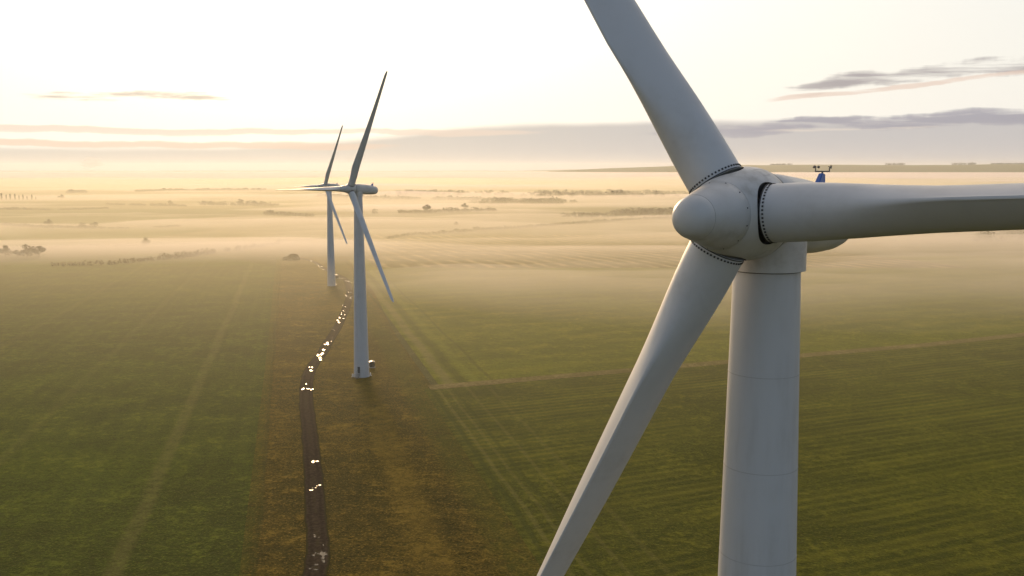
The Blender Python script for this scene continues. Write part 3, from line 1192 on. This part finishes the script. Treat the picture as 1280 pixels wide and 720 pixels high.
hedge('hedge', [(66, 333), (140, 331), (205, 324), (245, 320)], 3.2, 2.6, 60, 0.6, 'brown hedge in the mist along the end of the left green field', M_leafb, 1)
hedge('hedge', [(203, 325), (232, 322), (268, 317)], 5.0, 3.2, 36, 0.6, 'taller bushy hedge at the crest of the left green field', M_leafb, 2)
hedge('hedge', [(282, 315), (312, 311), (350, 306)], 4.2, 3.0, 30, 0.6, 'thin hedge on the crest left of the farthest turbine', M_leafb, 3)
hedge('hedge', [(0, 282), (60, 285), (122, 286)], 4.0, 3.5, 150, 0.9, 'long dark hedge across the pasture at the left edge', M_leaf, 4)
hedge('hedge', [(122, 286), (170, 286), (225, 283)], 2.6, 3.0, 40, 0.9, 'faint hedge continuing right of the dark pasture hedge', M_leafb, 5, .25)
hedge('hedge', [(0, 262), (62, 263)], 4.0, 5.0, 60, 1.3, 'thin hedge at the left edge below the poplar row', M_leaf, 6)
hedge('hedge', [(75, 263), (135, 261)], 4.0, 5.0, 60, 1.3, 'thin straight hedge right of the one below the poplar row', M_leaf, 7)
hedge('hedge', [(135, 256), (180, 257), (232, 258)], 5.0, 6.0, 80, 1.4, 'long far hedge line between lone tree and farthest turbine', M_leafb, 8, .1)
hedge('tree_belt', [(240, 256), (285, 257), (345, 258)], 9.0, 9.0, 70, 1.8, 'belt of rounded trees in the far mist left of turbines', M_leafb, 9, .1)
hedge('tree_belt', [(85, 242), (108, 241)], 10.0, 9.0, 40, 2.2, 'short dark tree belt right of the poplar row', M_leaf, 10)
hedge('tree_belt', [(170, 240), (205, 239), (330, 238)], 9.0, 12.0, 110, 2.6, 'long faint tree belt high in the left mist', M_leafb, 12, .15)
hedge('tree_belt', [(330, 268), (390, 271)], 6.0, 6.0, 50, 1.4, 'hazy tree belt crossing behind both small towers', M_leafb, 13)
hedge('hedge', [(460, 302), (512, 294), (545, 293), (590, 289)], 3.6, 4.0, 70, .9, 'misty hedge at the left end of the ploughed field top', M_leafb, 14, .2)
hedge('hedge', [(590, 288), (640, 286), (720, 280)], 4.2, 4.0, 90, .9, 'misty hedge bordering the middle of the ploughed field', M_leafb, 15, .05)
hedge('hedge', [(720, 280), (790, 275), (870, 272)], 4.0, 4.0, 100, .9, 'misty hedge bordering the ploughed field by the spinner', M_leafb, 16, .05)
hedge('tree_belt', [(466, 268), (530, 266), (620, 264)], 7.0, 7.0, 80, 1.6, 'pale tree belt in golden mist right of the middle turbine', M_leafb, 17, .2)
hedge('tree_belt', [(400, 246), (470, 249), (560, 250), (640, 251)], 9.0, 14.0, 130, 2.4, 'long greenish tree belt in far mist behind the middle turbine', M_leaf, 18, .05)
hedge('hedge', [(345, 303), (400, 300), (440, 300)], 2.5, 3.0, 40, .8, 'faint low hedge behind the two small towers', M_leafb, 20, .1)


def wood(px0, px1, pyn, pyf, h, n, size, label, seed):
    rnd = random.Random(seed)
    bm = bmesh.new()
    o0 = at((px0 + px1) / 2, pyn)
    for i in range(n):
        s_ = rnd.random()
        fade = min(1.0, 5 * s_, 5 * (1 - s_)) * (0.75 + 0.9 * fbm(s_ * 5, 0, 1.0, 3, seed))
        if rnd.random() > fade + 0.12:
            continue
        q = at(px0 + (px1 - px0) * s_, rnd.uniform(pyf, pyn))
        k = h * (0.45 + 0.55 * max(0.0, min(1.0, fade))) * (0.7 + 0.7 * abs(fbm(q.x, q.y, 0.012, 3, seed)) + rnd.uniform(0, .25))
        leaf_cloud(bm, q.x - o0.x, q.y - o0.y, q.z - o0.z + k * 0.5, h * rnd.uniform(.4, .9), h * rnd.uniform(.4, .9), k * 0.5, 22, size, rnd)
    o = obj('woodland', bm, M_leaf)
    o.location = o0
    tag(o, label, 'woodland', kind='stuff')
    return o


wood(765, 880, 271, 265, 11, 220, 2.0, 'dark nearer woodland left of the spinner nose', 31)
wood(700, 790, 272, 268, 6, 120, 1.6, 'low woodland tailing away left of the dark wood', 32)
wood(590, 720, 256, 252, 12, 220, 2.6, 'grey green woodland in the middle mist', 33)
wood(650, 870, 247, 241, 13, 420, 3.2, 'wide far woodland band behind the misty valley', 34)
wood(480, 650, 245, 240, 10, 220, 3.2, 'faint far woodland behind the middle turbine', 35)
wood(1215, 1330, 303, 292, 9, 260, 1.4, 'dark woodland under the blade at the right edge', 36)
wood(1010, 1420, 240, 236, 10, 300, 4.0, 'faint far woodland above the horizontal blade', 37)


def ridge_wood(x0a, x1a, yd, h, label, seed):
    rnd = random.Random(seed)
    bm = bmesh.new()
    o0 = Vector((x0a * yd, yd, tz(x0a * yd, yd)))
    for i in range(int((x1a - x0a) * yd / 9)):
        x = rnd.uniform(x0a, x1a) * yd
        y = yd + rnd.uniform(-60, 60)
        k = h * rnd.uniform(.85, 1.1)
        leaf_cloud(bm, x - o0.x, y - o0.y, tz(x, y) - o0.z + k * .5, 22, 22, k * .55, 16, 6.0, rnd)
    o = obj('woodland', bm, M_leaf)
    o.location = o0
    tag(o, label, 'woodland', kind='stuff')


ridge_wood((1104 - 640) / F, (1128 - 640) / F, 13000, 34, 'small square wood on the skyline above the blade', 41)
ridge_wood((1184 - 640) / F, (1216 - 640) / F, 13000, 34, 'longer wood on the skyline further right', 42)
ridge_wood((1236 - 640) / F, (1300 - 640) / F, 13000, 22, 'low wood on the skyline at the right edge', 43)
ridge_wood((960 - 640) / F, (985 - 640) / F, 13000, 20, 'faint skyline wood behind the turbine hub', 44)

# ------------------------------------------------------------------ air
ANIS = 0.4
VAP_H, VAP_D = 20.0, 0.0016


def volume_mat(name, col, density, anis):
    m = bpy.data.materials.new(name)
    m.use_nodes = True
    t = NT(m.node_tree)
    m.node_tree.nodes.clear()
    v = t.n('ShaderNodeVolumePrincipled')
    v.inputs['Color'].default_value = (*col, 1)
    v.inputs['Density'].default_value = density
    v.inputs['Anisotropy'].default_value = anis
    o = t.n('ShaderNodeOutputMaterial')
    t.link(v.outputs[0], o.inputs['Volume'])
    return m


hz = bmesh.new()
bmesh.ops.create_cube(hz, size=1.0)
for v in hz.verts:
    v.co = Vector((v.co.x * 50000, v.co.y * 30500 + 11500, (-40 if v.co.z < 0 else 190)))
M_haze = volume_mat('haze_air', (0.93, 0.95, 0.97), 4e-5, ANIS)
tag(obj('haze', hz, M_haze), 'thin golden haze filling the whole valley', 'haze', kind='stuff')

# ground mist: one closed body lying on the land, its top rising and sinking, with holes where it sinks below the grass


def mist_top(x, y):
    u = U(x, y)
    right = sstep(15, 120, u)
    left = sstep(-5, -30, u)
    cover = sstep(300 + 80 * (1 - right), 600, y) * (0.30 + 0.70 * right) * (1 - left)
    cover = max(cover, sstep(700, 840, y + 0.30 * min(0, x + 170) * -1.0 * 0.6))
    h = -2.0 + 8.5 * cover
    h += 5.5 * fbm(x * 0.45, y, 0.0046, 4, 1.7) * (0.25 + cover) * (1 - 0.8 * left * (1 - cover))
    h += 2.6 * fbm(x * 0.6, y, 0.014, 3, 4.4) * cover * sstep(2500, 1200, y)
    h -= 4.0 * sstep(640, 720, y) * sstep(1250, 1000, y) * right * sstep(330, 180, x)
    far = sstep(1000, 2200, y)
    h += 9.0 * fbm(x * 0.35, y, 0.0016, 3, 8.1) * far
    h -= 5.0 * sstep(950, 1400, y) * sstep(-0.12, -0.32, x / max(y, 1.0)) * sstep(4000, 2500, y)
    h += 3.0 * sstep(3200, 6500, y) + 26.0 * sstep(5500, 9000, y)
    return max(h, -2.0)


bm = bmesh.new()
mys = []
y0 = 300.0
while y0 < 13500:
    mys.append(y0)
    y0 += 9 if y0 < 1000 else y0 * 0.012
NX = 150
top, bot = [], []
for yy in mys:
    w = 260 + yy * 0.68
    rt, rb = [], []
    for i in range(NX + 1):
        xx = -w + 2 * w * i / NX
        z = tz(xx, yy)
        edge = min(i, NX - i)
        h = mist_top(xx, yy) if 0 < edge and yy > mys[0] and yy < mys[-1] else -2.0
        zt = z + h if yy < 8000 else min(z + h, 22.0)
        rt.append(bm.verts.new((xx, yy, zt)))
        rb.append(bm.verts.new((xx, yy, min(z, zt) - 4.0)))
    top.append(rt)
    bot.append(rb)
for a in range(len(mys) - 1):
    for i in range(NX):
        bm.faces.new((top[a][i], top[a][i + 1], top[a + 1][i + 1], top[a + 1][i]))
        bm.faces.new((bot[a][i], bot[a + 1][i], bot[a + 1][i + 1], bot[a][i + 1]))
for a in range(len(mys) - 1):
    bm.faces.new((top[a][0], top[a + 1][0], bot[a + 1][0], bot[a][0]))
    bm.faces.new((top[a][NX], bot[a][NX], bot[a + 1][NX], top[a + 1][NX]))
for i in range(NX):
    bm.faces.new((top[0][i], bot[0][i], bot[0][i + 1], top[0][i + 1]))
    bm.faces.new((top[-1][i], top[-1][i + 1], bot[-1][i + 1], bot[-1][i]))
# golden vapour: a wedge of thicker air over the fields, thinning to nothing towards the camera
vb = bmesh.new()
vy = [165, 210, 260, 310, 360, 410, 470, 530, 600, 700, 900, 1400, 2500, 5000, 9000, 13000]
vt, vl = [], []
for yy in vy:
    w = 700 + yy * 0.8
    rt, rb = [], []
    for i in range(41):
        xx = -w + 2 * w * i / 40
        zb = tz(xx, yy)
        edge = i in (0, 40) or yy == vy[0] or yy == vy[-1]
        hh = -3.0 if edge else VAP_H * sstep(165, 520, yy) ** 0.8 - 1.0 + zb * 0.0
        zt = (zb if yy < 1000 else min(zb, -8.0)) + hh
        rt.append(vb.verts.new((xx, yy, zt)))
        rb.append(vb.verts.new((xx, yy, min(zb, zt) - 6.0)))
    vt.append(rt)
    vl.append(rb)
for a in range(len(vy) - 1):
    for i in range(40):
        vb.faces.new((vt[a][i], vt[a][i + 1], vt[a + 1][i + 1], vt[a + 1][i]))
        vb.faces.new((vl[a][i], vl[a + 1][i], vl[a + 1][i + 1], vl[a][i + 1]))
    vb.faces.new((vt[a][0], vt[a + 1][0], vl[a + 1][0], vl[a][0]))
    vb.faces.new((vt[a][40], vl[a][40], vl[a + 1][40], vt[a + 1][40]))
for i in range(40):
    vb.faces.new((vt[0][i], vl[0][i], vl[0][i + 1], vt[0][i + 1]))
    vb.faces.new((vt[-1][i], vt[-1][i + 1], vl[-1][i + 1], vl[-1][i]))
tag(obj('valley_vapour', vb, volume_mat('vapour', (0.78, 0.73, 0.56), VAP_D, 0.45), smooth=True), 'thin golden vapour hanging over the fields beyond the near turbine', 'mist', kind='stuff')
M_mist = volume_mat('ground_mist', (0.94, 0.86, 0.82), 0.0064, 0.32)
tag(obj('ground_mist', bm, M_mist, smooth=True), 'low white morning mist lying over the fields and valley', 'mist', kind='stuff')

# small column of steam far off in the valley at the left
pb = bmesh.new()
bmesh.ops.create_icosphere(pb, subdivisions=4, radius=1.0)
for v in pb.verts:
    d = v.co.normalized()
    k = 1 + 0.55 * noise.fractal(d * 1.3 + Vector((3, 1, 7)), 0.9, 2.0, 4)
    v.co = Vector((d.x * k * 95, d.y * k * 60, d.z * k * 48))
pl = obj('steam_plume', pb, volume_mat('steam', (1, 1, 1), 0.006, 0.2), smooth=True)
pl.location = (-520 / F * 9000, 9000, 115)
tag(pl, 'small white cloud of steam low on the horizon at the far left', 'steam plume', kind='stuff')
